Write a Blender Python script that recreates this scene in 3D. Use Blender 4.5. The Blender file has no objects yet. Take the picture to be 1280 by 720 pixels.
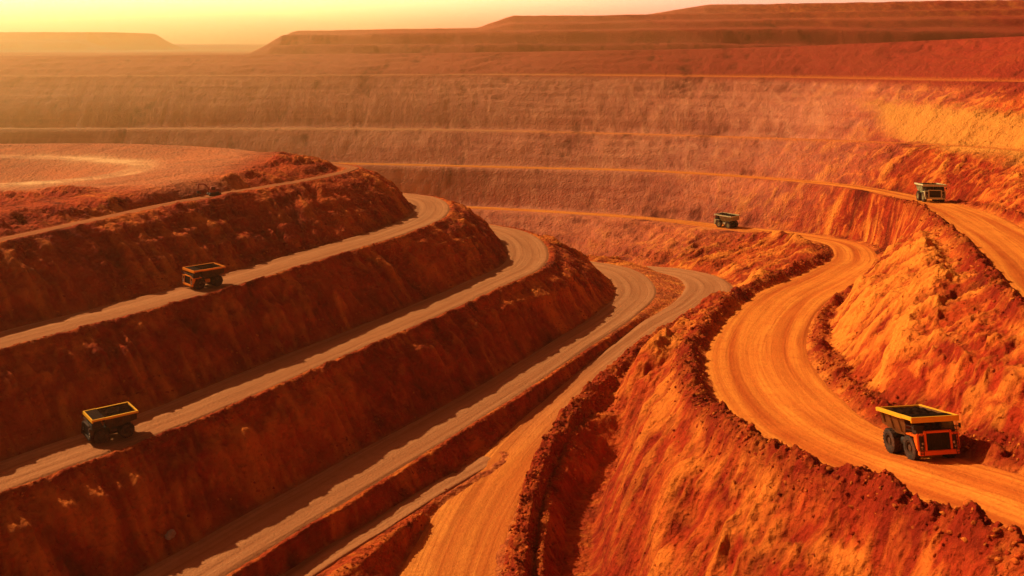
import bpy, bmesh, math, random
import numpy as np
from mathutils import Vector, Matrix
random.seed(7); rng=np.random.default_rng(11)
F32=np.float32
scene=bpy.context.scene
scene.view_settings.view_transform='Standard'; scene.view_settings.look='None'; scene.view_settings.exposure=0
COL=scene.collection

# ------------------------------------------------------------ noise helpers
TAB=rng.random((256,256)).astype(F32)*2-1
def vnoise(x,y,seed=0):
    x=x+seed*37.17; y=y+seed*91.73
    xi=np.floor(x); yi=np.floor(y); fx=(x-xi).astype(F32); fy=(y-yi).astype(F32)
    xi=xi.astype(np.int64); yi=yi.astype(np.int64)
    fx=fx*fx*(3-2*fx); fy=fy*fy*(3-2*fy)
    x0=xi&255;x1=(xi+1)&255;y0=yi&255;y1=(yi+1)&255
    a=TAB[x0,y0];b=TAB[x1,y0];c=TAB[x0,y1];d=TAB[x1,y1]
    return (a+(b-a)*fx)*(1-fy)+(c+(d-c)*fx)*fy
def fbm(x,y,o=4,seed=0,gain=.5):
    r=0;a=1.0;t=0
    for i in range(o):
        ca,sa=math.cos(i*1.1+.3),math.sin(i*1.1+.3)
        r=r+a*vnoise((x*ca-y*sa)*2**i,(x*sa+y*ca)*2**i,seed+i*3); t+=a; a*=gain
    return r/t
def ridged(x,y,o=3,seed=0,gain=.55):
    r=0;a=1.0;t=0
    for i in range(o):
        ca,sa=math.cos(i*.7),math.sin(i*.7)
        r=r+a*(1-2*np.abs(vnoise((x*ca-y*sa)*2**i,(x*sa+y*ca)*2**i,seed+i*5))); t+=a; a*=gain
    return r/t
def ridg0(x,y,o=3,seed=0,gain=.55):
    r=0;a=1.0;t=0
    for i in range(o):
        r=r+a*(1-2*np.abs(vnoise(x*2**i,y*2**i,seed+i*5))); t+=a; a*=gain
    return r/t
def sstep(a,b,x):
    t=np.clip((x-a)/(b-a),0,1); return t*t*(3-2*t)

# ------------------------------------------------------------ benches and haul roads: (x, y, depth below rim level, half width)
C={}
C['crest']=[(-160,70,36,3),(-140,120,35,3),(-122,165,34,3),(-103.5,201,33.5,2.5),(-84,232,33,2.5),(-74,268,33,2.5),(-73,288,32.5,2.5),(-87,310,33,3),(-124,327,33,3),(-180,338,34,3),(-300,342,34,3),(-460,347,34,3)]
C['ledge']=[(-460,232,37.5,2.6),(-300,236,37,2.6),(-200,243,36.5,2.6),(-135,254,36,2.6),(-108,272,35.6,2.6),(-108,292,35.4,2.6),(-135,308,35.4,2.6),(-220,318,35.8,2.6),(-460,323,36.5,2.6)]
C['hollow']=[(-400,278,42.5,16),(-220,281,42,14),(-165,281,41.5,10),(-142,281,41,5)]
C['A']=[(-150,80,39,1.9),(-118,135,37,1.9),(-94,183,36,1.9),(-71,236,36,1.8),(-52,268,36,1.8),(-46,288,36,1.8),(-58,308,37,2.0),(-92,330,38,2.0),(-200,352,40,2.5),(-460,365,40,2.5)]
C['B']=[(-135,60,50,5),(-108,115,49,5),(-83,161,48,5),(-64,191,48,5),(-45,227,48,5),(-31,254,48,5),(-23.5,280,48,5.5),(-28,308,48,5.5),(-47,327,49,4.8),(-82,351,52,4),(-180,375,55,4),(-460,385,55,4)]
C['C']=[(-115,60,62,5.4),(-95,98,61,5.4),(-71,138,60,5.4),(-59,155,60,5.4),(-37,194,60,5.4),(-20.5,223,60,5.4),(-8,247,60,5.5),(3.2,271,60,6.1),(4.6,289,60,6.3),(-2,318,60,5.9),(-15,335,61,5),(-47,361,64,4),(-100,384,68,4),(-200,402,70,4),(-460,410,70,4)]
C['D']=[(-92,55,74,5.6),(-68,95,73,5.6),(-45,135,72,5.6),(-20.5,177,72,5.5),(-3.5,206,72,5.2),(14,239,72,5.1),(28,266,72,5.4),(36.2,290,72,6.1),(33,316,72,6.3),(20,333,73,5),(0,352,75,4),(-60,390,78,4),(-150,412,80,4),(-460,425,80,4)]
C['E']=[(0,50,77,8),(-6,80,77,8),(-9,110,76.5,8),(-9.3,138,76,7.8),(-7.5,152,75.8,7.2),(-3.4,170,75.5,6.2),(4.0,191,75,5.3),(13.5,212,74.5,5),(26,235,73.6,5.2),(39,258,73.0,6.2),(51,277,72.8,7.0),(59,297,73.2,7.6),(60,318,74.8,7.2),(55,342,78,6.4),(42,366,82,5.5),(24,387,85,5),(-20,405,86,5),(-150,432,87,5),(-460,442,87,5)]
C['S']=[(-68,78,77,2.5),(-48.5,110,76,2.4),(-27.5,145,75,2.3),(-19,158,75,2.1),(-11.5,170,75.2,2),(-4,181,75.3,2)]
C['spit']=[(-60,80,73.5,.4),(-42.5,107,73,.4),(-22,140,72.6,.4),(-17.4,150,73,.3),(-13.8,158,74,.2)]
C['spur']=[(1,85,71.5,.6),(.6,115,70,.8),(1.2,137,68.8,.9),(4,158,67.4,1),(10.5,176,65.2,1.2),(19,191,63.2,1.3),(27,204,62,1.3),(35,216,61.6,1.2),(42,228,61.8,1)]
C['pocket']=[(8,100,73.4,1.2),(8,120,73,1.6),(9,140,72.6,1.8),(12,156,72,1.6),(17,169,70.5,1)]
C['R1']=[(-460,462,74,2.8),(-150,456,74,2.8),(-14,443,73,2.8),(20.7,429.5,72.5,2.9),(53,413,72,3.4),(87.6,382,71,5),(104.8,358,69,6),(109.6,328,66,6.8),(103,298,64,7),(84.1,261.7,61,7.8),(62.5,225.5,58,8.6),(49.7,196.2,56,9.0),(41.2,166.9,53,9.5),(37.5,141.4,50,9.5),(37.2,120.5,47,8.7),(39.4,106.5,44.5,8.2),(42.8,95,42,8),(45.1,85,40,8),(50,60,36,8),(55,35,34,8)]
C['R2']=[(-460,488,58,2.8),(-200,480,57,2.8),(-64.6,472.7,57,2.8),(0,460,57,2.8),(56.7,441,56,2.8),(102,409.7,55,2.8),(123.5,374.6,53,3.5),(130,324,50,5.5),(123.5,279.4,46.5,8),(108,224,42,8.5),(91.5,175,38,8),(78,138,35,8),(70,106,33,8),(68,70,31,8),(68,35,30,8)]
C['b']=[(-600,505,43,2.8),(-256,498,42,2.8),(0,484,42,2.8),(94,449,41.5,2.8),(145,392.6,38.5,2.8),(163.6,318,34,2.6),(152,233,30,2.6),(133,156,27,3),(118,90,26,3),(108,35,26,3)]
C['a']=[(-600,548,18,3.4),(-274,538,17,3.4),(-120,534,16.5,3.4),(0,526,16,3.4),(135,480,16,3.4),(185,415,15,3),(202,360,14,2.5),(195,270,13,3),(175,150,12,3),(160,35,12,3)]
C['rim']=[(-700,605,8,6),(-280,592,7,6),(0,572,4.5,6),(150,520,1,6),(220,450,-3,6),(240,340,-5,6),(230,200,-6,6),(205,30,-6,6)]
ROADS=['A','B','C','D','E','S','R1','R2']
BERM={'A':.6,'B':.8,'C':.85,'D':.5,'E':.7,'S':.4,'R1':2.6,'R2':2.1,'b':.15,'a':.1}
PLAT={'R1':3.6,'R2':2.8,'B':1.2,'C':1.2,'D':.9}
INNER={'R1':.9,'R2':.6,'E':.4}
def resample(pts,step=3.0):
    P=np.array(pts,float); n=len(P); out=[]
    for i in range(n-1):
        p0=P[max(i-1,0)];p1=P[i];p2=P[i+1];p3=P[min(i+2,n-1)]
        L=np.linalg.norm((p2-p1)[:2]); m=max(2,int(L/step))
        l0=max(np.linalg.norm((p1-p0)[:2]),1e-3); l2=max(np.linalg.norm((p3-p2)[:2]),1e-3)
        m1=((p2-p1)/L*l0+(p1-p0)/l0*L)/(l0+L) if i>0 else (p2-p1)/L
        m2=((p2-p1)/L*l2+(p3-p2)/l2*L)/(l2+L) if i<n-2 else (p2-p1)/L
        for j in range(m):
            t=j/m;h00=2*t**3-3*t**2+1;h10=t**3-2*t**2+t;h01=-2*t**3+3*t**2;h11=t**3-t**2
            out.append(h00*p1+h10*L*m1+h01*p2+h11*L*m2)
    out.append(P[-1]); return np.array(out)
CR={k:resample(v) for k,v in C.items()}
KEYS=list(CR)

# ------------------------------------------------------------ terrain grid
NT=1151; NYN=1361; Y0,Y1=52.0,1300.0
T=np.linspace(-.74,.74,NT)
ys=Y0*(Y1/Y0)**(np.arange(NYN)/(NYN-1))
ys_far=np.array([1500,1900,2600,3800,6000,10000,20000.])
def fields(X,Y):
    res={}
    for k,P in CR.items():
        best=np.full(X.shape,1e9,F32);sg=np.ones(X.shape,F32);zz=np.zeros(X.shape,F32);ss=np.zeros(X.shape,F32);hh=np.zeros(X.shape,F32)
        acc=0.0
        for i in range(len(P)-1):
            ax,ay,az,ah=P[i];bx,by,bz,bh=P[i+1];dx,dy=bx-ax,by-ay;L2=dx*dx+dy*dy;L=math.sqrt(L2)
            rx=X-F32(ax);ry=Y-F32(ay)
            t=np.clip((rx*F32(dx)+ry*F32(dy))/F32(L2),0,1)
            qx=rx-t*F32(dx);qy=ry-t*F32(dy);d2=qx*qx+qy*qy
            m=d2<best
            if m.any():
                tm=t[m]
                best[m]=d2[m];cr=(dx*ry[m]-dy*rx[m]);sg[m]=np.where(cr<0,1,-1)
                zz[m]=-(az+(bz-az)*tm);hh[m]=ah+(bh-ah)*tm;ss[m]=acc+L*tm
            acc+=L
        res[k]=(np.sqrt(best),sg,zz,hh,ss)
    return res
CF=3
ci=np.unique(np.concatenate([np.arange(0,NT,CF),[NT-1]]));cj=np.unique(np.concatenate([np.arange(0,NYN,CF),[NYN-1]]))
tc=T[ci];yc=ys[cj]
Xc=(tc[None,:]*(yc[:,None]+30)).astype(F32);Yc=np.repeat(yc[:,None],len(tc),1).astype(F32)
fc=fields(Xc,Yc)
def upmat(full,coarse_idx):
    f=np.interp(np.arange(full),coarse_idx,np.arange(len(coarse_idx)));i0=np.minimum(f.astype(int),len(coarse_idx)-2);return i0,(f-i0).astype(F32)
iu,fu=upmat(NT,ci);ju,fv=upmat(NYN,cj)
def up(A):
    B=A[:,iu]*(1-fu)+A[:,iu+1]*fu
    return B[ju]*(1-fv[:,None])+B[ju+1]*fv[:,None]
X=(T[None,:]*(ys[:,None]+30)).astype(F32);Y=np.repeat(ys[:,None],NT,1).astype(F32)
wx=fbm(X/14,Y/14,3,1)*2.2; wy=fbm(X/14,Y/14,3,2)*2.2
rline=X-(Y-60)*.12-np.maximum(Y-195,0)*.47
right=sstep(-5,20,rline)*sstep(430,340,Y)*(1-.55*sstep(275,330,Y))
farf=sstep(350,420,Y)
ds=[];zs=[];ber=np.zeros_like(X);ssl=[]
dust=np.zeros_like(X)
nb=fbm(X/2.6,Y/2.6,4,5)
ne=fbm(X/6,Y/6,3,9)*(.75+.5*right)*(1-.5*farf)
crumb=ridged(X/1.3+wx*.3,Y/1.3,3,6,.6)
bfar=1-.8*sstep(240,330,Y)*(1-right)
bfar=np.minimum(bfar,1-.8*sstep(275,330,Y))
bfar=np.minimum(bfar,1-.92*sstep(335,370,Y))
for k in KEYS:
    ad,sg,z,h,s=[up(a) for a in fc[k]]
    sd=ad*np.sign(sg)
    bh=BERM.get(k,0); bw=.8+.45*bh
    plat=PLAT.get(k,1.0 if bh>0 else 0)
    edge=h+(np.where(sd>0,plat,.2 if k!='R1' else 2.4) if bh>0 else 0)
    d=np.maximum(ad-edge-np.where(ad>h+.2,ne*1.0,0),.02)
    ds.append(d);zs.append(z);ssl.append(s)
    if bh>0:
        q=(sd-(h+bw*.95+ne*.5))/bw
        b=bh*np.exp(-np.abs(q)**2.4)*(.64+.6*nb+.28*crumb)*bfar
        ber=np.maximum(ber,b)
        q2=(-sd-(h+bw*.9+ne*.5))/(bw*.8)
        ber=np.maximum(ber,INNER.get(k,.35)*bh*np.exp(-np.abs(q2)**2.2)*(.6+.75*nb+.26*crumb)*bfar)
        dd=np.exp(-np.maximum(ad-h,0)/(1.0 if k in ROADS else 2.2))*(1 if k in ROADS else .9)
        near=np.where(sd>h*.98,.3+.7*farf,1.0)*(.75 if k not in('a','b') else 1)
        dust=np.maximum(dust,dd*near)
    if k=='spur': ber=np.maximum(ber,1.7*np.exp(-(ad/2.8)**2)*(.55+.6*nb+.34*crumb))
    del sd,ad
D=np.stack(ds);dm=D.min(0);so=np.partition(D,1,axis=0)[1]
close=sstep(24,14,D[KEYS.index('D')]+D[KEYS.index('E')])
ber*=1-.85*close*sstep(215,245,Y)
dust=np.maximum(dust,.6*close*sstep(225,255,Y)*(nb>-2))
W=np.where(D<=so+1e-6,1.0,np.exp(-4.0*(D/so-1)))/D
W/=W.sum(0)
zb=np.zeros_like(X)
rill=np.zeros_like(X);gul=np.zeros_like(X);fine=np.zeros_like(X)
for i,k in enumerate(KEYS):
    zb+=W[i]*zs[i]
    s=ssl[i]
    rill+=W[i]*ridg0(s/8.0+wx*.2,D[i]/22+i*7+wy*.1,3,i+20)*.65
    fine+=W[i]*ridg0(s/2.1+wx*.2,D[i]/14+i*3,2,i+50)*.46
    gul+=W[i]*ridg0(s/19.0+wx*.2+wy*.15,D[i]/36+i*7,2,i+70)
del ssl
rill+=fine*(1-.65*right)*(1-.7*farf)
shelf=sstep(-64,-84,X)*sstep(218,240,Y-np.clip(X+120,-200,0)*.35)*sstep(350,340,Y)
m=sstep(.2,5,dm)
mr=m*(1-.94*shelf)*(1-.92*close)
m2=sstep(0,1.5,dm)*(1-.8*shelf)*(1-.7*close)
Z=zb.copy()
Z+=mr*rill*(2.9-.9*right-2.3*farf)*sstep(560,500,Y)
Z+=mr*sstep(1,9,dm)*gul*(.8+1.5*right+.2*farf)*sstep(560,500,Y)
mound=sstep(0,10,rline)*sstep(300,262,Y)*sstep(140,110,X)*sstep(1,11,D[KEYS.index('spur')])
al=X*.45+Y*.89; ac=X*.89-Y*.45
spr=ridged(ac/9.5+wx*.22,al/24+wy*.12,3,120,.5)
sprl=np.tanh(spr*1.1)
Z+=mr*sstep(.5,7,dm)*mound*sprl*3.2
big=fbm(X/26,Y/26,3,31)
Z+=mr*big*(.8+.8*right)
lump=ridged((X+wx*2)/7,(Y+wy*2)/7,4,33,.6)
Z+=mr*lump*(.42+.55*right-.1*farf)
crag=ridged((X+wx)/3.1+fbm(X/5,Y/5,2,61)*.5,(Y+wy)/3.1,4,64,.58)
Z+=m2*crag*(.26+.36*right-.1*farf)
Z+=m2*fbm(X/1.6,Y/1.6,4,35,.6)*(.30+.17*right-.17*farf)
Z+=m2*crumb*(.16+.14*right-.06*farf)
Z+=ber
ph=(Z+big*3)/3.2
Z+=mr*.42*np.sin(ph*2*math.pi)*(.5+.5*fbm(X/30,Y/30,2,41))
Z-=(1-sstep(0,1.5,dm))*.12
pl=sstep(600,690,Y)
Z=Z*(1-pl)+pl*(-6.5+fbm(X/60,Y/60,3,44)*.6)
nx=fbm(X/40,Y/40,4,46)*4
yy=Y+nx*1.5
rr=ridged(X/9,Y/30,3,48)*.5
f1=np.clip((X+nx+172)/24,0,1)*(.5*sstep(600,612,yy)+.5*sstep(626,638,yy))*(15.8+.014*(X+140))
f2=np.clip((X+nx+24)/24,0,1)*(.5*sstep(652,662,yy)+.5*sstep(674,684,yy))*8
f3=np.clip((X+nx-92)/50,0,1)*sstep(705,722,yy)*7.5
back=1-sstep(950,1150,Y)
Z+=(f1+f2+f3)*back+sstep(.5,8,f1)*rr*back*(1-sstep(11,14,f1)*.5)
bt=np.clip((-392-(X+nx))/26,0,1)*(.5*sstep(935,950,yy)+.5*sstep(975,990,yy))*(1-sstep(1150,1250,Y))
Z+=bt*(18.5+rr*.7)
nf=len(ys_far)
Xf=(T[None,:]*(ys_far[:,None]+30)).astype(F32);Yf=np.repeat(ys_far[:,None],NT,1).astype(F32);Zf=np.full_like(Xf,-6.5)
zf=np.zeros_like(Xf)
flat=np.exp(-np.minimum(D[KEYS.index('hollow')],D[KEYS.index('ledge')])/2.2)
patch=sstep(-.05,.35,fbm(X/16,Y/9,3,88))
XA=np.vstack([X,Xf]);YA=np.vstack([Y,Yf]);ZA=np.vstack([Z,Zf]);DA=np.vstack([dust,zf]);RA=np.vstack([(rill*.5+gul*.3+lump*.25+crag*.28+mound*spr*.4)*(1-.6*shelf)+.1*shelf,zf]);SA=np.vstack([shelf*(.28+.30*flat+.42*patch*flat),zf])
BA=np.vstack([np.clip(ber/.9,0,1)*(1-farf),zf])
def grid_mesh(name,XA,YA,ZA,attrs):
    nr,nc=XA.shape
    me=bpy.data.meshes.new(name)
    co=np.stack([XA,YA,ZA],-1).reshape(-1,3).astype(F32)
    idx=np.arange(nr*nc,dtype=np.int32).reshape(nr,nc)
    q=np.stack([idx[:-1,:-1],idx[:-1,1:],idx[1:,1:],idx[1:,:-1]],-1).reshape(-1,4)
    me.vertices.add(len(co));me.vertices.foreach_set('co',co.ravel())
    me.loops.add(q.size);me.loops.foreach_set('vertex_index',q.ravel())
    me.polygons.add(len(q));me.polygons.foreach_set('loop_start',np.arange(0,q.size,4,dtype=np.int32))
    me.polygons.foreach_set('use_smooth',np.ones(len(q),bool))
    me.update(calc_edges=True)
    for n,a in attrs.items():
        at=me.attributes.new(n,'FLOAT','POINT');at.data.foreach_set('value',a.reshape(-1).astype(F32))
    ob=bpy.data.objects.new(name,me);COL.objects.link(ob);return ob
terrain=grid_mesh('ground',XA,YA,ZA,{'dust':DA,'rill':RA,'shelf':SA,'berm':BA})
terrain['kind']='structure'
def hz(x,y):
    j=np.log(np.clip(y,Y0,Y1-1)/Y0)/math.log(Y1/Y0)*(NYN-1);i=(x/(y+30)+.74)/1.48*(NT-1)
    i=np.clip(i,0,NT-1.01);j=np.clip(j,0,NYN-1.01)
    i0=np.floor(i).astype(int);j0=np.floor(j).astype(int);a=i-i0;b=j-j0
    return (Z[j0,i0]*(1-a)+Z[j0,i0+1]*a)*(1-b)+(Z[j0+1,i0]*(1-a)+Z[j0+1,i0+1]*a)*b

# ------------------------------------------------------------ node helpers
def newmat(name):
    mt=bpy.data.materials.new(name);mt.use_nodes=True;nt=mt.node_tree;nt.nodes.clear()
    out=nt.nodes.new('ShaderNodeOutputMaterial');bs=nt.nodes.new('ShaderNodeBsdfPrincipled');nt.links.new(bs.outputs[0],out.inputs[0])
    bs.inputs['Specular IOR Level'].default_value=.10;bs.inputs['Roughness'].default_value=.95
    return mt,nt,bs
def N(nt,t,**kw):
    n=nt.nodes.new(t)
    for k,v in kw.items(): setattr(n,k,v)
    return n
def setin(nt,n,key,v):
    if isinstance(v,bpy.types.NodeSocket): nt.links.new(v,n.inputs[key])
    else: n.inputs[key].default_value=v
def mix(nt,fac,a,b,mode='MIX'):
    n=N(nt,'ShaderNodeMix',data_type='RGBA',blend_type=mode)
    setin(nt,n,0,fac);setin(nt,n,6,a if not isinstance(a,tuple) else (*a,1));setin(nt,n,7,b if not isinstance(b,tuple) else (*b,1));return n.outputs[2]
def math_(nt,op,a,b=0.0,c=0.0):
    n=N(nt,'ShaderNodeMath',operation=op);setin(nt,n,0,a);setin(nt,n,1,b)
    if op in('MULTIPLY_ADD',): setin(nt,n,2,c)
    return n.outputs[0]
def rng_(nt,v,a,b,c=0.0,d=1.0):
    n=N(nt,'ShaderNodeMapRange');n.clamp=True;setin(nt,n,0,v);n.inputs[1].default_value=a;n.inputs[2].default_value=b;n.inputs[3].default_value=c;n.inputs[4].default_value=d;return n.outputs[0]
def noise(nt,vec,scale,detail=6,rough=.6,dist=0.0):
    n=N(nt,'ShaderNodeTexNoise');setin(nt,n,'Vector',vec);n.inputs['Scale'].default_value=scale;n.inputs['Detail'].default_value=detail;n.inputs['Roughness'].default_value=rough;n.inputs['Distortion'].default_value=dist;return n.outputs[0]
def attr(nt,name):
    n=N(nt,'ShaderNodeAttribute');n.attribute_name=name;return n.outputs['Fac']
def mapping(nt,vec,scale,rot=(0,0,0)):
    n=N(nt,'ShaderNodeMapping');setin(nt,n,'Vector',vec);n.inputs['Scale'].default_value=scale;n.inputs['Rotation'].default_value=rot;return n.outputs[0]
MUL=lambda nt,a,b: math_(nt,'MULTIPLY',a,b)

def earth_material():
    mt,nt,bs=newmat('red_earth')
    geo=N(nt,'ShaderNodeNewGeometry');pos=geo.outputs['Position'];sep=N(nt,'ShaderNodeSeparateXYZ');nt.links.new(pos,sep.inputs[0])
    px_,py_,pz_=sep.outputs
    sn=N(nt,'ShaderNodeSeparateXYZ');nt.links.new(geo.outputs['Normal'],sn.inputs[0])
    n1=noise(nt,pos,.035,5,.6,.6);n2=noise(nt,pos,.25,6,.65,.3);n3=noise(nt,pos,1.7,5,.6)
    strat=noise(nt,mapping(nt,pos,(.012,.012,.42)),1.0,5,.6,.4)
    streak=noise(nt,mapping(nt,pos,(.22,.22,.12)),1.0,5,.6,.9)
    diag=noise(nt,mapping(nt,pos,(.22,.10,.045),(.0,.75,.2)),1.0,5,.6,.7)
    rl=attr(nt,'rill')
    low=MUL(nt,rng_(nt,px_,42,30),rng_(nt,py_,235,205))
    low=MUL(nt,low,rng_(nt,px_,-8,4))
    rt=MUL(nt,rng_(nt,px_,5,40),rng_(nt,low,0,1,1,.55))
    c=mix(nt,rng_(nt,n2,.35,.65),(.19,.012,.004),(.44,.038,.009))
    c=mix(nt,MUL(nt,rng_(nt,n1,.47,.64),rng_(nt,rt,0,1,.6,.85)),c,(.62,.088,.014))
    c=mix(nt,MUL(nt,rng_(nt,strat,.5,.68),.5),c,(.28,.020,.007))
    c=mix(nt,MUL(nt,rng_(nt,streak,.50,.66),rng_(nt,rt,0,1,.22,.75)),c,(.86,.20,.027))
    c=mix(nt,MUL(nt,rng_(nt,rl,.40,.72),rng_(nt,rt,0,1,.45,.9)),c,(.96,.31,.04))  # raised rills painted brighter, as lit faces
    c=mix(nt,MUL(nt,rng_(nt,n3,.55,.75),.4),c,(.12,.009,.004))
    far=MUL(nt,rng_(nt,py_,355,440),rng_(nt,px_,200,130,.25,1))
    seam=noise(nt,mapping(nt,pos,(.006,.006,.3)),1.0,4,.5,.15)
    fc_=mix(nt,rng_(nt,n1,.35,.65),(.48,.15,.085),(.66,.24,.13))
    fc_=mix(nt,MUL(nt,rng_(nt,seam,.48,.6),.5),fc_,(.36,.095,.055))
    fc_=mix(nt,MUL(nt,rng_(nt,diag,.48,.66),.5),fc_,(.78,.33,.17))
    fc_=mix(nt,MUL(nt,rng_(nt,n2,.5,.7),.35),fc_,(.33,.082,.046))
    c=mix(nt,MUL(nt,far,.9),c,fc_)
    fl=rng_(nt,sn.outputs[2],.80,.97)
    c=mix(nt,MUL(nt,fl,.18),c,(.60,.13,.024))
    wob=math_(nt,'MULTIPLY_ADD',n2,8.0,0.0)
    zz=math_(nt,'ADD',pz_,math_(nt,'SUBTRACT',wob,4.0))
    xx=math_(nt,'ADD',px_,math_(nt,'MULTIPLY_ADD',n1,16.0,-8.0))
    och=MUL(nt,rng_(nt,xx,149,157),rng_(nt,zz,-38.5,-37))
    och=MUL(nt,och,rng_(nt,zz,-23,-26));och=MUL(nt,och,rng_(nt,n3,.2,.5,.5,1))
    c=mix(nt,MUL(nt,och,.8),c,(.76,.32,.055))
    cap=MUL(nt,rng_(nt,pz_,-19,-16),rng_(nt,py_,760,640))
    c=mix(nt,MUL(nt,cap,rng_(nt,px_,-150,60,.4,.92)),c,(.30,.030,.015))
    c=mix(nt,MUL(nt,attr(nt,'shelf'),.95),c,(.95,.56,.26))
    dust=attr(nt,'dust')
    dd=MUL(nt,rng_(nt,dust,.25,.95),rng_(nt,n3,.25,.6,.35,1))
    xf=MUL(nt,rng_(nt,px_,-20,50),rng_(nt,pz_,-71,-68,.3,1))
    dc=mix(nt,xf,(.52,.20,.07),(.72,.19,.032))
    c=mix(nt,MUL(nt,dd,rng_(nt,py_,200,400,.55,1)),c,dc)
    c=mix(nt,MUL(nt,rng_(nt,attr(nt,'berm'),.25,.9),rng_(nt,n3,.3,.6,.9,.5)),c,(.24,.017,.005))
    c=mix(nt,MUL(nt,rng_(nt,rl,.22,-.20),.9),c,(.08,.006,.0025))  # folds and hollows darkened, shade painted into the earth colour
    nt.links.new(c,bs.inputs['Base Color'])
    bm=N(nt,'ShaderNodeBump');bm.inputs['Strength'].default_value=.9
    soft=math_(nt,'MAXIMUM',rng_(nt,py_,350,430),attr(nt,'shelf'))
    setin(nt,bm,'Distance',rng_(nt,soft,0,1,.85,.35))
    vor=N(nt,'ShaderNodeTexVoronoi');vor.inputs['Scale'].default_value=1.2;nt.links.new(pos,vor.inputs['Vector'])
    h=math_(nt,'ADD',MUL(nt,noise(nt,pos,.7,6,.63),1.6),MUL(nt,vor.outputs['Distance'],.55))
    nt.links.new(h,bm.inputs['Height']);nt.links.new(bm.outputs[0],bs.inputs['Normal'])
    return mt
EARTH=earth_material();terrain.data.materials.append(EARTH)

def road_material(name,ca,cb,cc,blend=False):
    mt,nt,bs=newmat(name)
    uv=N(nt,'ShaderNodeUVMap').outputs[0]
    geo=N(nt,'ShaderNodeNewGeometry');pos=geo.outputs['Position'];sep=N(nt,'ShaderNodeSeparateXYZ');nt.links.new(pos,sep.inputs[0])
    tr=noise(nt,mapping(nt,uv,(.36,.009,1)),1.0,3,.5,.7)
    tr2=noise(nt,mapping(nt,uv,(1.15,.013,1)),1.0,3,.55,.6)
    n=noise(nt,pos,.13,6,.65,.4);g=noise(nt,pos,3.0,6,.7);n4=noise(nt,pos,.5,6,.7,.3)
    def col(ca,cb,cc):
        c=mix(nt,rng_(nt,tr,.30,.68),ca,cb)
        c=mix(nt,MUL(nt,MUL(nt,rng_(nt,tr2,.49,.66),rng_(nt,n,.30,.55)),.7),c,tuple(v*.8 for v in ca))
        c=mix(nt,MUL(nt,rng_(nt,n,.47,.70),.6),c,cc)
        c=mix(nt,MUL(nt,rng_(nt,n4,.48,.74),.5),c,ca)
        return mix(nt,MUL(nt,rng_(nt,g,.5,.8),.45),c,ca)
    c=col(ca,cb,cc)
    if blend:
        o=col((.48,.11,.018),(.88,.32,.055),(.66,.18,.032))
        c=mix(nt,rng_(nt,sep.outputs[1],235,180),c,o)
    nt.links.new(c,bs.inputs['Base Color'])
    bm=N(nt,'ShaderNodeBump');bm.inputs['Strength'].default_value=.75;bm.inputs['Distance'].default_value=.28
    h=math_(nt,'ADD',MUL(nt,math_(nt,'ADD',tr,tr2),.6),MUL(nt,noise(nt,pos,2.0,6,.65),1.1))
    nt.links.new(h,bm.inputs['Height']);nt.links.new(bm.outputs[0],bs.inputs['Normal'])
    return mt
RTAN=road_material('tan_road_dust',(.35,.125,.046),(.60,.27,.115),(.46,.18,.068))
RDIM=road_material('dim_track_dust',(.32,.095,.032),(.50,.18,.065),(.40,.13,.045))
RORA=road_material('orange_road_dust',(.54,.11,.015),(.96,.35,.048),(.76,.20,.027))
RMIX=road_material('pit_floor_road_dust',(.35,.125,.046),(.60,.27,.115),(.46,.18,.068),True)
for k in ROADS:
    P=resample(C[k],1.2) ; n=len(P)
    tan=np.gradient(P[:,:2],axis=0);tan/=np.linalg.norm(tan,axis=1)[:,None];nor=np.stack([tan[:,1],-tan[:,0]],1)
    M=25;a=np.linspace(-1,1,M);s=np.concatenate([[0],np.cumsum(np.linalg.norm(np.diff(P[:,:2],axis=0),axis=1))])
    wid=P[:,3][:,None]*a[None,:]*1.08
    XX=P[:,0][:,None]+nor[:,0][:,None]*wid;YY=P[:,1][:,None]+nor[:,1][:,None]*wid
    rut=fbm(wid/1.3,s[:,None]/40+np.zeros_like(wid),3,60)*.12+fbm(XX/6,YY/6,3,61)*.14
    e=sstep(.80,1.0,np.abs(a))[None,:]
    ZZ=-P[:,2][:,None]+rut+.10-e*.55
    ob=grid_mesh('road' if k!='S' else 'track',XX[:,::-1],YY[:,::-1],ZZ[:,::-1],{})
    me=ob.data
    if me.polygons[0].normal.z<0: me.flip_normals()
    uvl=me.uv_layers.new(name='UVMap')
    vi=np.empty(len(me.loops),np.int32);me.loops.foreach_get('vertex_index',vi)
    UV=np.stack([wid[:,::-1].ravel(),np.repeat(s[:,None],M,1).ravel()],-1).astype(F32)
    uvl.data.foreach_set('uv',UV[vi].ravel())
    me.materials.append(RORA if k in('R1','R2') else RMIX if k=='E' else RDIM if k=='A' else RTAN)
    ob['kind']='structure'

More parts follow.
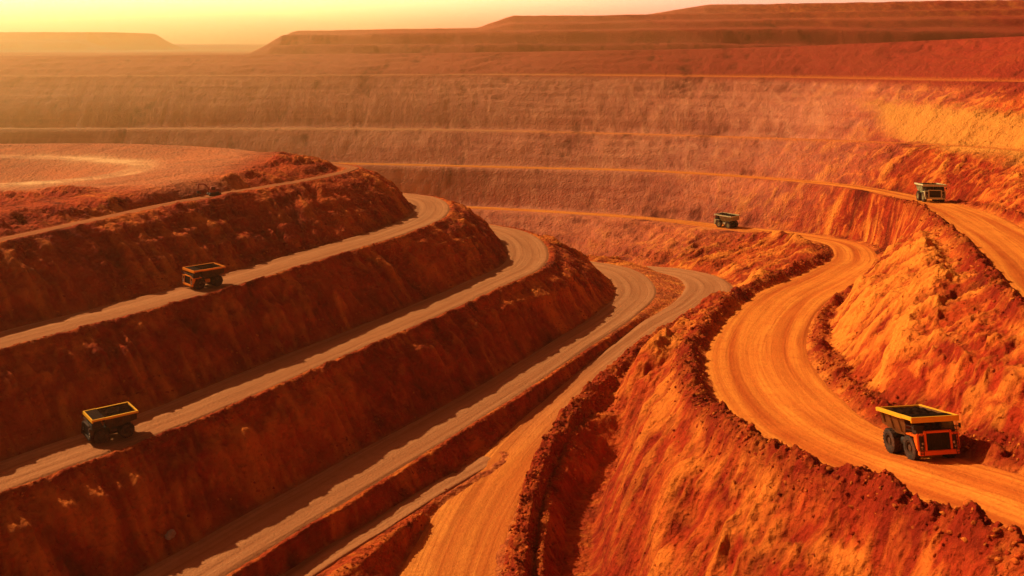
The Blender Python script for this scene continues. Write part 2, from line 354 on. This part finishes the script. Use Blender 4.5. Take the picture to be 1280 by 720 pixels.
# ------------------------------------------------------------ loose rubble
def rock_variants(n=9,sub=1):
    out=[]
    for i in range(n):
        bm=bmesh.new()
        r=random.Random(i)
        for j in range(11):
            v=Vector((r.gauss(0,1),r.gauss(0,1),r.gauss(0,1))).normalized()*(.75+.4*r.random());bm.verts.new((v.x,v.y*(.6+.3*r.random()),v.z*.65))
        bmesh.ops.convex_hull(bm,input=bm.verts)
        bmesh.ops.delete(bm,geom=[v for v in bm.verts if not v.link_faces],context='VERTS')
        bmesh.ops.triangulate(bm,faces=bm.faces)
        bm.verts.index_update()
        V=np.array([v.co[:] for v in bm.verts])
        Fa=np.array([[v.index for v in f.verts] for f in bm.faces]);bm.free();out.append((V,Fa))
    return out
RV=rock_variants()
px=[];py=[];pr=[]
def along(k,n,side,off,spread,ymax,rmin,rmax):
    P=CR[k];P=P[(P[:,1]<ymax)&(P[:,1]>70)]
    P=resample([tuple(p) for p in P],1.0)
    i=rng.integers(1,len(P)-1,n);t=P[i+1,:2]-P[i-1,:2];t/=np.linalg.norm(t,axis=1)[:,None]
    o=(P[i,3]+off+rng.normal(0,spread,n))*side
    px.extend(P[i,0]+t[:,1]*o);py.extend(P[i,1]-t[:,0]*o);pr.extend(rmin+(rmax-rmin)*rng.random(n)**5)
along('R1',10000,1,2.0,1.3,330,.05,.5)
along('R1',6500,-1,1.8,1.1,330,.05,.45)
along('E',2200,1,1.8,1.4,230,.06,.4);along('E',1800,-1,1.6,1.2,230,.06,.35)
along('spur',7500,1,0,2.3,240,.05,.55);along('spit',2000,1,0,1.0,240,.05,.35)
along('D',1800,1,1.4,.9,250,.08,.35);along('C',2600,1,1.3,.8,330,.08,.4);along('B',2200,1,1.2,.8,330,.08,.4)
along('D',1800,-1,1.4,1.2,330,.1,.5);along('C',1800,-1,1.4,1.2,330,.1,.5);along('B',1600,-1,1.3,1.2,330,.1,.5)
along('R2',3000,1,1.8,1.4,330,.08,.5)
nS=8000
yy_=85+ (rng.random(nS)**1.3)*190; xx_=-2+rng.random(nS)*75
px.extend(xx_);py.extend(yy_);pr.extend(.04+.30*rng.random(nS)**6)
px=np.array(px);py=np.array(py);pr=np.array(pr)
ok=np.ones(len(px),bool)
for k in ROADS:
    P=CR[k]
    for i in range(len(P)):
        ok&=((px-P[i,0])**2+(py-P[i,1])**2)>(P[i,3]*.97)**2
px,py,pr=px[ok],py[ok],pr[ok]
pz=hz(px,py)
vs=[];fs=[];off=0;rb=[]
for i in range(len(px)):
    V,Fa=RV[i%len(RV)];a=random.random()*6.28;c,s=math.cos(a),math.sin(a)
    v=V*pr[i];v=np.stack([v[:,0]*c-v[:,1]*s+px[i],v[:,0]*s+v[:,1]*c+py[i],v[:,2]+pz[i]+pr[i]*.05],-1)
    vs.append(v);fs.append(Fa+off);off+=len(V);rb.append(np.full(len(V),random.random()*.5))
vs=np.concatenate(vs).astype(F32);fs=np.concatenate(fs).astype(np.int32);rb=np.concatenate(rb).astype(F32)
me=bpy.data.meshes.new('rubble');me.vertices.add(len(vs));me.vertices.foreach_set('co',vs.ravel());me.loops.add(fs.size);me.loops.foreach_set('vertex_index',fs.ravel())
me.polygons.add(len(fs));me.polygons.foreach_set('loop_start',np.arange(0,fs.size,3,dtype=np.int32));me.update(calc_edges=True)
rub=bpy.data.objects.new('rubble',me);COL.objects.link(rub);rub['kind']='stuff';rub['label']='loose red rubble strewn along road edges and slopes';rub['category']='rubble'
at=me.attributes.new('rill','FLOAT','POINT');at.data.foreach_set('value',rb+.15)
at=me.attributes.new('berm','FLOAT','POINT');at.data.foreach_set('value',.5-rb)
me.materials.append(EARTH)

# ------------------------------------------------------------ haul trucks
def paint(name,col,rough=.45,metal=0.0,dirt=.5,spec=.4):
    mt,nt,bs=newmat(name);bs.inputs['Specular IOR Level'].default_value=spec
    tc=N(nt,'ShaderNodeTexCoord');n=noise(nt,tc.outputs['Object'],1.3,6,.65);n2=noise(nt,tc.outputs['Object'],9,4,.6)
    c=mix(nt,MUL(nt,rng_(nt,n,.4,.7),dirt),col,(.30,.10,.035))
    c=mix(nt,MUL(nt,rng_(nt,n2,.5,.8),dirt*.5),c,tuple(x*.5 for x in col))
    nt.links.new(c,bs.inputs['Base Color']);bs.inputs['Roughness'].default_value=rough;bs.inputs['Metallic'].default_value=metal
    return mt
M_RIM=paint('yellow_orange_paint',(.95,.50,.025),dirt=.12);M_RED=paint('red_orange_paint',(.95,.15,.009),dirt=.1)
M_ORA=paint('orange_paint',(.92,.28,.014),dirt=.2);M_RUST=paint('dull_red_brown_paint',(.30,.05,.015),dirt=.3)
M_TRAY=paint('sooty_tray_paint',(.12,.045,.010),dirt=.35)
M_YE=paint('pale_yellow_paint',(.72,.70,.40),dirt=.2);M_OL=paint('olive_paint',(.34,.38,.19),dirt=.2)
M_DK=paint('dark_steel',(.022,.02,.018),.6,.2,.2);M_BODY=paint('dark_tray_paint',(.040,.026,.016),.55,.1,.3)
M_RB=paint('tyre_rubber',(.020,.018,.016),.85,0,.4);M_BED=paint('worn_tray_steel',(.014,.010,.008),.9,0,.1,.05);M_GL=paint('cab_glass',(.02,.03,.04),.08,0,.1)
M_LT=paint('lamp_lens',(.8,.75,.6),.2,0,.1);M_GR=paint('grille_mesh',(.012,.012,.013),.6,.3,.1);M_LOAD=paint('dark_ore',(.010,.006,.005),1.0,0,.08,.0)
def obj(name,bm,mat,bevel=0.0,smooth=False):
    if bevel: bmesh.ops.bevel(bm,geom=[e for e in bm.edges if e.is_manifold and e.calc_face_angle(0)>.5],offset=bevel,segments=2,affect='EDGES',clamp_overlap=True)
    bmesh.ops.recalc_face_normals(bm,faces=bm.faces)
    me=bpy.data.meshes.new(name);bm.to_mesh(me);bm.free();me.materials.append(mat)
    o=bpy.data.objects.new(name,me);COL.objects.link(o);return o
def box(bm,x0,x1,y0,y1,z0,z1,rot=None):
    r=bmesh.ops.create_cube(bm,size=1)
    M=Matrix.Translation(((x0+x1)/2,(y0+y1)/2,(z0+z1)/2))
    M=M@Matrix.Diagonal((abs(x1-x0),abs(y1-y0),abs(z1-z0),1));bmesh.ops.transform(bm,matrix=M,verts=r['verts'])
def prism(bm,prof,y0,y1):
    a=[bm.verts.new((x,y0,z)) for x,z in prof];b=[bm.verts.new((x,y1,z)) for x,z in prof];n=len(prof)
    bm.faces.new(a);bm.faces.new(b[::-1])
    for i in range(n): bm.faces.new((a[i],b[i],b[(i+1)%n],a[(i+1)%n]))
def rod(bm,p,q,r,seg=6):
    p=Vector(p);q=Vector(q);d=q-p;res=bmesh.ops.create_cone(bm,cap_ends=True,segments=seg,radius1=r,radius2=r,depth=d.length)
    bmesh.ops.transform(bm,matrix=Matrix.Translation((p+q)/2)@d.to_track_quat('Z','Y').to_matrix().to_4x4(),verts=res['verts'])
def lathe(bm,prof,seg=36):
    rings=[]
    for i in range(seg):
        a=2*math.pi*i/seg;rings.append([bm.verts.new((r*math.cos(a),y,r*math.sin(a))) for r,y in prof])
    for i in range(seg):
        A=rings[i];B=rings[(i+1)%seg]
        for j in range(len(prof)-1):
            try: bm.faces.new((A[j],A[j+1],B[j+1],B[j]))
            except: pass
def parent(c,p,loc=None):
    c.parent=p
    if loc is not None: c.location=loc
def build_truck(mt_rim,mt_front,mt_body,mt_cab):
    root=bpy.data.objects.new('haul_truck',None);COL.objects.link(root);root.empty_display_size=1
    bm=bmesh.new()
    for y in(-.75,.75): box(bm,-3.5,3.5,y-.2,y+.2,1.05,1.65)
    for x in(-3,-1,.6,2.8): box(bm,x-.15,x+.15,-.56,.56,1.15,1.55)
    rod(bm,(2.35,-2.0,1.15),(2.35,2.0,1.15),.2,12);rod(bm,(-2.2,-2.3,1.15),(-2.2,2.3,1.15),.32,12)
    rod(bm,(.2,-1.05,1.3),(-.9,-1.05,2.4),.14,10);rod(bm,(.2,1.05,1.3),(-.9,1.05,2.4),.14,10)
    parent(obj('chassis',bm,M_DK,.03),root)
    bm=bmesh.new();t=.1
    side=[(-3.6,2.95),(-.9,2.35),(1.0,2.45),(1.85,3.5),(1.85,4.52),(-3.7,4.45)]
    yb,yt=2.0,2.66
    def ywid(z): return yb+(yt-yb)*min(max((z-2.1)/(2.0),0),1)
    for sgn in(1,-1):
        o=[bm.verts.new((x,sgn*(ywid(z)),z)) for x,z in side];i_=[bm.verts.new((x,sgn*(ywid(z)-t),z)) for x,z in side];n=len(side)
        bm.faces.new(o);bm.faces.new(i_[::-1])
        for j in range(n): bm.faces.new((o[j],i_[j],i_[(j+1)%n],o[(j+1)%n]))
        for x in(-2.9,-1.2,.6):
            zlo=2.6+max(0,-.9-x)*.25+max(0,x-1.0)*1.4
            a=Vector((x,sgn*(ywid(zlo)+.05),zlo));b=Vector((x,sgn*2.70,4.3));rod(bm,a,b,.09,4)
    pl=[(-3.62,2.95),(-.9,2.35),(1.0,2.45),(1.9,3.55),(1.9,4.5)]
    for (xa,za),(xb,zb_) in zip(pl[:-1],pl[1:]):
        ya,ybb=ywid(za),ywid(zb_)
        vv=[bm.verts.new(p) for p in((xa,-ya,za-.1),(xa,ya,za-.1),(xb,ybb,zb_-.1),(xb,-ybb,zb_-.1),(xa,-ya,za+.02),(xa,ya,za+.02),(xb,ybb,zb_+.02),(xb,-ybb,zb_+.02))]
        for f in((0,1,2,3),(4,5,6,7),(0,1,5,4),(1,2,6,5),(2,3,7,6),(3,0,4,7)): bm.faces.new([vv[i] for i in f])
    box(bm,-3.74,-3.62,-2.3,2.3,2.9,4.3)
    body=obj('dump_body',bm,mt_body);parent(body,root)
    bm=bmesh.new()
    for sgn in(1,-1):
        box(bm,-3.8,1.95,sgn*2.58,sgn*2.94,4.18,4.56)
    box(bm,-3.86,-3.64,-2.94,2.94,4.14,4.52)
    rm=obj('tray_rim',bm,mt_rim,.03);parent(rm,body)
    bm=bmesh.new();nx_,ny_=22,16;g=[]
    for i in range(nx_):
        row=[]
        for j in range(ny_):
            u=i/(nx_-1);v=j/(ny_-1);x=-3.6+5.4*u;y=-2.54+5.08*v
            ed=min(u,1-u,v,1-v)*4
            row.append(bm.verts.new((x,y,4.20+.30*min(ed,1)+.12*math.sin(x*3.1+y*2.2)*math.cos(y*4.1)+.10*random.random())))
        g.append(row)
    for i in range(nx_-1):
        for j in range(ny_-1): bm.faces.new((g[i][j],g[i+1][j],g[i+1][j+1],g[i][j+1]))
    parent(obj('ore_load',bm,M_LOAD),body)
    bm=bmesh.new()
    prism(bm,[(1.96,4.40),(3.95,4.44),(3.95,4.54),(1.96,4.52)],-2.64,2.64)
    for x in(2.4,3.0,3.6): box(bm,x,x+.1,-2.4,2.4,4.53,4.58)
    cn=obj('canopy',bm,M_BED);parent(cn,body)
    bm=bmesh.new()
    for sgn in(1,-1): box(bm,1.97,4.0,sgn*2.64,sgn*2.94,4.24,4.60)
    box(bm,3.92,4.16,-2.94,2.94,4.04,4.60)
    parent(obj('canopy_rim',bm,mt_rim,.03),body)
    def wheel(y,x,w,outer):
        r=1.3
        h=bpy.data.objects.new('wheel',None);COL.objects.link(h);h.empty_display_size=.3;parent(h,root,(x,y,r))
        h.scale=(1.1,1,1.1)
        bm=bmesh.new();hw=w/2
        lathe(bm,[(.62,-hw*.8),(.72,-hw),(1.0,-hw),(1.12,-hw*.85),(1.14,0),(1.12,hw*.85),(1.0,hw),(.72,hw),(.62,hw*.8),(.6,0),(.62,-hw*.8)],32)
        for i in range(22):
            a=2*math.pi*i/22
            for sg in(-1,1):
                q=bmesh.ops.create_cube(bm,size=1)
                M=Matrix.Rotation(-a-(.07 if sg>0 else 0),4,'Y')@Matrix.Translation((1.13,sg*hw*.48,0))@Matrix.Rotation(sg*.35,4,'X')@Matrix.Diagonal((.1,hw*.92,.15,1))
                bmesh.ops.transform(bm,matrix=M,verts=q['verts'])
        parent(obj('tyre',bm,M_RB),h)
        bm=bmesh.new();s=1 if outer>0 else -1
        lathe(bm,[(.63,-s*hw*.7),(.63,s*hw*.85),(.56,s*hw*.85),(.5,s*hw*.35),(.3,s*hw*.25),(.3,s*hw*.75),(.22,s*hw*.82),(.001,s*hw*.82)],24)
        for i in range(10):
            a=2*math.pi*i/10;rod(bm,(.42*math.cos(a),s*hw*.28,.42*math.sin(a)),(.42*math.cos(a),s*hw*.42,.42*math.sin(a)),.035)
        parent(obj('rim',bm,M_BODY if mt_rim is not M_YE else M_OL),h)
    for sg in(-1,1):
        wheel(sg*2.15,2.35,.85,sg)
        wheel(sg*2.28,-2.0,.78,sg);wheel(sg*1.44,-2.0,.74,-sg)
    bm=bmesh.new();box(bm,1.95,4.15,-2.55,2.55,2.62,2.76);
    for sg in(1,-1):
        prism(bm,[(3.62,2.61),(3.62,2.3),(3.98,1.5),(4.15,1.5),(4.15,2.61)],sg*1.35,sg*2.55)
    parent(obj('deck',bm,mt_front,.02),root)
    bm=bmesh.new();box(bm,2.0,4.05,-1.2,1.2,1.7,2.6);parent(obj('engine_hood',bm,M_BODY,.04),root)
    bm=bmesh.new();box(bm,4.06,4.3,-1.4,1.4,1.35,3.0)
    for i in range(10): box(bm,4.3,4.34,-1.32+i*.28,-1.26+i*.28,1.42,2.94)
    for i in range(3): box(bm,4.3,4.33,-1.32,1.32,1.8+i*.42,1.84+i*.42)
    parent(obj('grille',bm,M_GR),root)
    for sg in(1,-1):
        bm=bmesh.new();box(bm,4.155,4.22,sg*1.70,sg*2.28,1.4,2.74);parent(obj('side_panel',bm,M_DK,.02),root)
    bm=bmesh.new()
    box(bm,4.0,4.45,-2.45,2.45,.85,1.3)
    for sg in(1,-1):
        box(bm,4.08,4.4,sg*1.42,sg*1.68,1.31,3.24);box(bm,4.1,4.34,sg*2.3,sg*2.58,1.31,3.0)
    box(bm,4.1,4.4,-1.41,1.41,3.01,3.24)
    for sg in(1,-1): box(bm,4.16,4.36,sg*1.69,sg*2.29,2.79,3.0)
    parent(obj('bumper',bm,mt_front,.06),root)
    for y in(-2.05,-1.9,1.9,2.05):
        bm=bmesh.new();r=bmesh.ops.create_cone(bm,cap_ends=True,segments=16,radius1=.12,radius2=.14,depth=.12)
        bmesh.ops.rotate(bm,cent=(0,0,0),matrix=Matrix.Rotation(math.pi/2,3,'Y'),verts=bm.verts)
        parent(obj('headlight',bm,M_LT),root,(4.29,y,1.6 if abs(y)>2 else 2.0))
    for sg in(1,-1):
        bm=bmesh.new()
        a0=Vector((4.55,sg*2.2,.9));a1=Vector((4.47,sg*2.05,2.9))
        for o in(-.2,.2): rod(bm,a0+Vector((0,o,0)),a1+Vector((0,o,0)),.035)
        for i in range(7):
            p=a0.lerp(a1,(i+.5)/7);rod(bm,p+Vector((0,-.2,0)),p+Vector((0,.2,0)),.03)
        parent(obj('ladder',bm,M_DK),root)
    bm=bmesh.new();prism(bm,[(2.5,2.77),(3.95,2.77),(3.95,3.3),(3.75,4.25),(2.5,4.25)],.75,2.35)
    cab=obj('cab',bm,mt_cab,.04);parent(cab,root)
    bm=bmesh.new()
    vv=[bm.verts.new(p) for p in((3.962,.87,3.36),(3.962,2.23,3.36),(3.795,2.23,4.12),(3.795,.87,4.12))];bm.faces.new(vv)
    bmesh.ops.extrude_face_region(bm,geom=bm.faces[:]);bmesh.ops.translate(bm,vec=(.03,0,.01),verts=bm.verts[-4:])
    parent(obj('windscreen',bm,M_GL),cab)
    bm=bmesh.new();box(bm,2.75,3.6,2.36,2.38,3.35,4.1);parent(obj('side_window',bm,M_GL),cab)
    bm=bmesh.new();box(bm,2.75,3.6,.72,.74,3.35,4.1);parent(obj('side_window',bm,M_GL),cab)
    bm=bmesh.new();box(bm,2.7,3.7,-2.2,-1.2,2.77,3.7);rod(bm,(3.2,-.5,2.77),(3.2,-.5,3.8),.28,14);rod(bm,(3.2,.25,2.77),(3.2,.25,3.8),.2,14)
    parent(obj('air_cleaner',bm,M_DK,.03),root)
    bm=bmesh.new();pts=[(2.0,-2.48),(4.1,-2.48),(4.1,2.48),(2.0,2.48)]
    for a,b in zip(pts[:-1],pts[1:]):
        L=math.dist(a,b);k=max(2,int(L/.7))
        for i in range(k+1):
            x=a[0]+(b[0]-a[0])*i/k;y=a[1]+(b[1]-a[1])*i/k;rod(bm,(x,y,2.77),(x,y,3.55),.025)
        for z in(3.15,3.55): rod(bm,(a[0],a[1],z),(b[0],b[1],z),.028)
    parent(obj('handrail',bm,M_DK),root)
    for sg in(1,-1):
        bm=bmesh.new();rod(bm,(-.4,sg*1.5,1.55),(.85,sg*1.5,1.55),.5,20);
        for x in(-.2,.65): box(bm,x-.05,x+.05,sg*.96,sg*1.3,1.3,1.9)
        parent(obj('fuel_tank' if sg>0 else 'hydraulic_tank',bm,mt_front if sg>0 else M_DK,.02),root)
        bm=bmesh.new();rod(bm,(4.1,sg*2.5,3.5),(4.35,sg*2.75,3.65),.03);box(bm,4.33,4.38,sg*2.62,sg*2.88,3.4,3.85);parent(obj('mirror',bm,M_DK),root)
    return root
def place(root,x,y,z,hd,s=1.0,label='',pitch=0.0,zs=1.0):
    root.location=(x,y,z);root.rotation_euler=(0,pitch,hd);root.scale=(s,s,s*zs);root['label']=label;root['category']='dump truck'
    root['group']='haul trucks on the mine roads'
def copy_truck(src):
    def rec(o,par):
        c=o.copy();COL.objects.link(c)
        if par: c.parent=par
        for ch in o.children: rec(ch,c)
        return c
    return rec(src,None)
def on(k,y,x=None,off=0):
    P=resample(C[k],.5)
    j=np.argmin((P[:,1]-y)**2+((P[:,0]-x)**2 if x is not None else 0));t=P[min(j+2,len(P)-1)]-P[j-2];h=math.atan2(t[1],t[0])
    nrm=np.array([t[1],-t[0]])/math.hypot(t[0],t[1])
    return P[j,0]+nrm[0]*off,P[j,1]+nrm[1]*off,-P[j,2]+.05,h,math.atan2(t[2],math.hypot(t[0],t[1]))
t1=build_truck(M_RIM,M_RED,M_TRAY,M_DK);x,y,z,h,p=on('R1',107,42,off=-4.8);place(t1,x,y,z,h-.08,.93,'haul truck with yellow-rimmed black tray and red-orange front',p,1.08)
t2=build_truck(M_RIM,M_BODY,M_BODY,M_DK);x,y,z,h,p=on('C',152,-61,off=-.3);place(t2,x,y,z,h+math.pi-.3,.85,'dark haul truck with yellow-rimmed tray on tan bench road',0)
t3=build_truck(M_ORA,M_ORA,M_BODY,M_DK);x,y,z,h,p=on('B',198,-62,off=-.4);place(t3,x,y,z,h+math.pi-.3,.84,'dark haul truck with orange tray rim on a higher bench road',0)
t4=build_truck(M_YE,M_YE,M_OL,M_DK);x,y,z,h,p=on('R2',309,130,off=-1);place(t4,x,y,z,h,1.2,'pale cream-yellow haul truck on bench road below ochre wall',p)
t5=copy_truck(t4);x,y,z,h,p=on('R1',385,82);place(t5,x,y,z,h+math.pi,1.0,'pale cream-yellow haul truck on narrow bench under high wall',0,1.1)

# ------------------------------------------------------------ small excavator on the top bench
ex=bpy.data.objects.new('excavator',None);COL.objects.link(ex)
for sg in(1,-1):
    bm=bmesh.new();prof=[(-1.5,.15),(-1.2,0),(1.2,0),(1.5,.15),(1.65,.45),(1.4,.75),(-1.4,.75),(-1.65,.45)];prism(bm,prof,sg*.75,sg*1.25)
    parent(obj('track_shoe',bm,M_DK,.03),ex)
bm=bmesh.new();box(bm,-1.0,1.0,-.74,.74,.35,.8);rod(bm,(0,0,.8),(0,0,.98),.6,16);parent(obj('undercarriage',bm,M_DK),ex)
bm=bmesh.new();prism(bm,[(-1.7,.98),(1.1,.98),(1.1,1.5),(.2,1.7),(-1.3,1.8),(-1.7,1.5)],-1.15,.28);hs=obj('house',bm,M_RUST,.05);parent(hs,ex)
bm=bmesh.new();prism(bm,[(-.3,.98),(1.2,.98),(1.25,1.7),(.95,2.5),(-.3,2.5)],.30,1.15);cb=obj('cab',bm,M_RUST,.05);parent(cb,ex)
bm=bmesh.new();box(bm,0,.9,1.152,1.165,1.6,2.35);parent(obj('cab_window',bm,M_GL),cb)
bm=bmesh.new();prism(bm,[(.7,1.3),(1.0,1.25),(2.6,3.0),(4.0,3.1),(4.0,3.35),(2.4,3.35)],-.3,0);bo=obj('boom',bm,M_RUST,.02);parent(bo,ex)
bm=bmesh.new();prism(bm,[(3.7,3.5),(4.1,3.4),(4.35,1.5),(4.1,1.4)],-.27,-.03);parent(obj('stick',bm,M_RUST,.02),bo)
bm=bmesh.new();prism(bm,[(4.0,1.5),(4.4,1.5),(4.3,.9),(3.7,.5),(3.3,.8),(3.5,1.1)],-.6,.3);parent(obj('bucket',bm,M_DK,.02),bo)
x,y,z,h,p=on('A',236,-70);ex.location=(x,y,z);ex.rotation_euler=(0,0,h+2.6);ex.scale=(.9,)*3
ex['label']='small dull red excavator standing on the narrow top bench';ex['category']='excavator'

# ------------------------------------------------------------ pale boulders
BM=paint('pale_boulder_rock',(.42,.30,.2),.9,0,.5)
for i,(x,y,s) in enumerate([(-48.9,142,.75),(-40.5,131,.4)]):
    bm=bmesh.new();bmesh.ops.create_icosphere(bm,subdivisions=3,radius=1)
    for v in bm.verts:
        n=v.co.normalized();v.co=n*(1+.22*math.sin(n.x*3.1+i)+.15*math.sin(n.y*5.3)+.1*math.sin(n.z*7+2*n.x));v.co.z*=.65
    o=obj('boulder',bm,BM);o.location=(x,y,float(hz(np.array([x]),np.array([y]))[0])+s*.3);o.scale=(s,s*1.2,s)
    o['label']='pale angular boulder lying on red rubble';o['category']='boulder';o['group']='pale boulders'

# ------------------------------------------------------------ light, sky, haze
el=math.radians(37);az=Vector((-.87,.49,0)).normalized()
sd=Vector((az.x*math.cos(el),az.y*math.cos(el),math.sin(el)))
L=bpy.data.lights.new('sun','SUN');L.energy=5;L.angle=math.radians(.6);L.color=(1,.72,.38)
lo=bpy.data.objects.new('sun',L);COL.objects.link(lo);lo.rotation_euler=sd.to_track_quat('Z','Y').to_euler();lo.location=(-300,100,200)
w=bpy.data.worlds.new('World');scene.world=w;w.use_nodes=True;nt=w.node_tree;nt.nodes.clear()
sky=nt.nodes.new('ShaderNodeTexSky');sky.sky_type='NISHITA';sky.sun_disc=False;sky.sun_elevation=el;sky.sun_rotation=math.atan2(az.x,az.y);sky.dust_density=6;sky.ozone_density=.3;sky.air_density=1.2
tc=nt.nodes.new('ShaderNodeTexCoord');sp=nt.nodes.new('ShaderNodeSeparateXYZ');nt.links.new(tc.outputs['Generated'],sp.inputs[0])
dk=rng_(nt,sp.outputs[2],0.04,.13)   # dusty horizon bright, zenith dim
tint=mix(nt,dk,(13,6.2,5.2),(.40,.14,.07))
dt=N(nt,'ShaderNodeVectorMath',operation='DOT_PRODUCT');nt.links.new(tc.outputs['Generated'],dt.inputs[0]);dt.inputs[1].default_value=(-.62,.78,.0)
gl=math_(nt,'POWER',rng_(nt,dt.outputs['Value'],.60,1.0),1.5)
gl=MUL(nt,gl,rng_(nt,sp.outputs[2],.16,0))
tint=mix(nt,gl,tint,(56,14,3.8))
c=mix(nt,1.0,sky.outputs[0],tint,'MULTIPLY')
bg=nt.nodes.new('ShaderNodeBackground');bg.inputs[1].default_value=.12;ow=nt.nodes.new('ShaderNodeOutputWorld')
nt.links.new(c,bg.inputs[0]);nt.links.new(bg.outputs[0],ow.inputs[0])
def vol(name,dens,col,g,bm):
    mt=bpy.data.materials.new(name+'_air');mt.use_nodes=True;n_=mt.node_tree;n_.nodes.clear();o_=n_.nodes.new('ShaderNodeOutputMaterial')
    v_=n_.nodes.new('ShaderNodeVolumeScatter');v_.inputs['Color'].default_value=(*col,1);v_.inputs['Density'].default_value=dens;v_.inputs['Anisotropy'].default_value=g
    n_.links.new(v_.outputs[0],o_.inputs['Volume'])
    o=obj(name,bm,mt);o['kind']='structure';return o
bm=bmesh.new();box(bm,-2200,2200,-150,3200,-120,70)
vol('dust_haze',.00018,(1,.56,.26),.6,bm)
# nested haze volumes added for the golden glow, thickest toward the sun
for cx,rx,ry,rz,dn in((-760,1080,480,95,.0007),(-760,900,430,75,.0009),(-740,700,400,58,.0014)):
    bm=bmesh.new();bmesh.ops.create_icosphere(bm,subdivisions=6,radius=1);bmesh.ops.transform(bm,matrix=Matrix.Translation((cx,630,-12))@Matrix.Diagonal((rx,ry,rz,1)),verts=bm.verts)
    vol('glow_haze',dn,(1,.50,.15),.57,bm)

cam=bpy.data.cameras.new('camera');co=bpy.data.objects.new('camera',cam);COL.objects.link(co);scene.camera=co
cam.lens=35;cam.sensor_width=36;cam.shift_y=-305/1280;cam.clip_end=30000;cam.clip_start=.5
co.location=(0,0,0);co.rotation_euler=(math.pi/2,0,0)
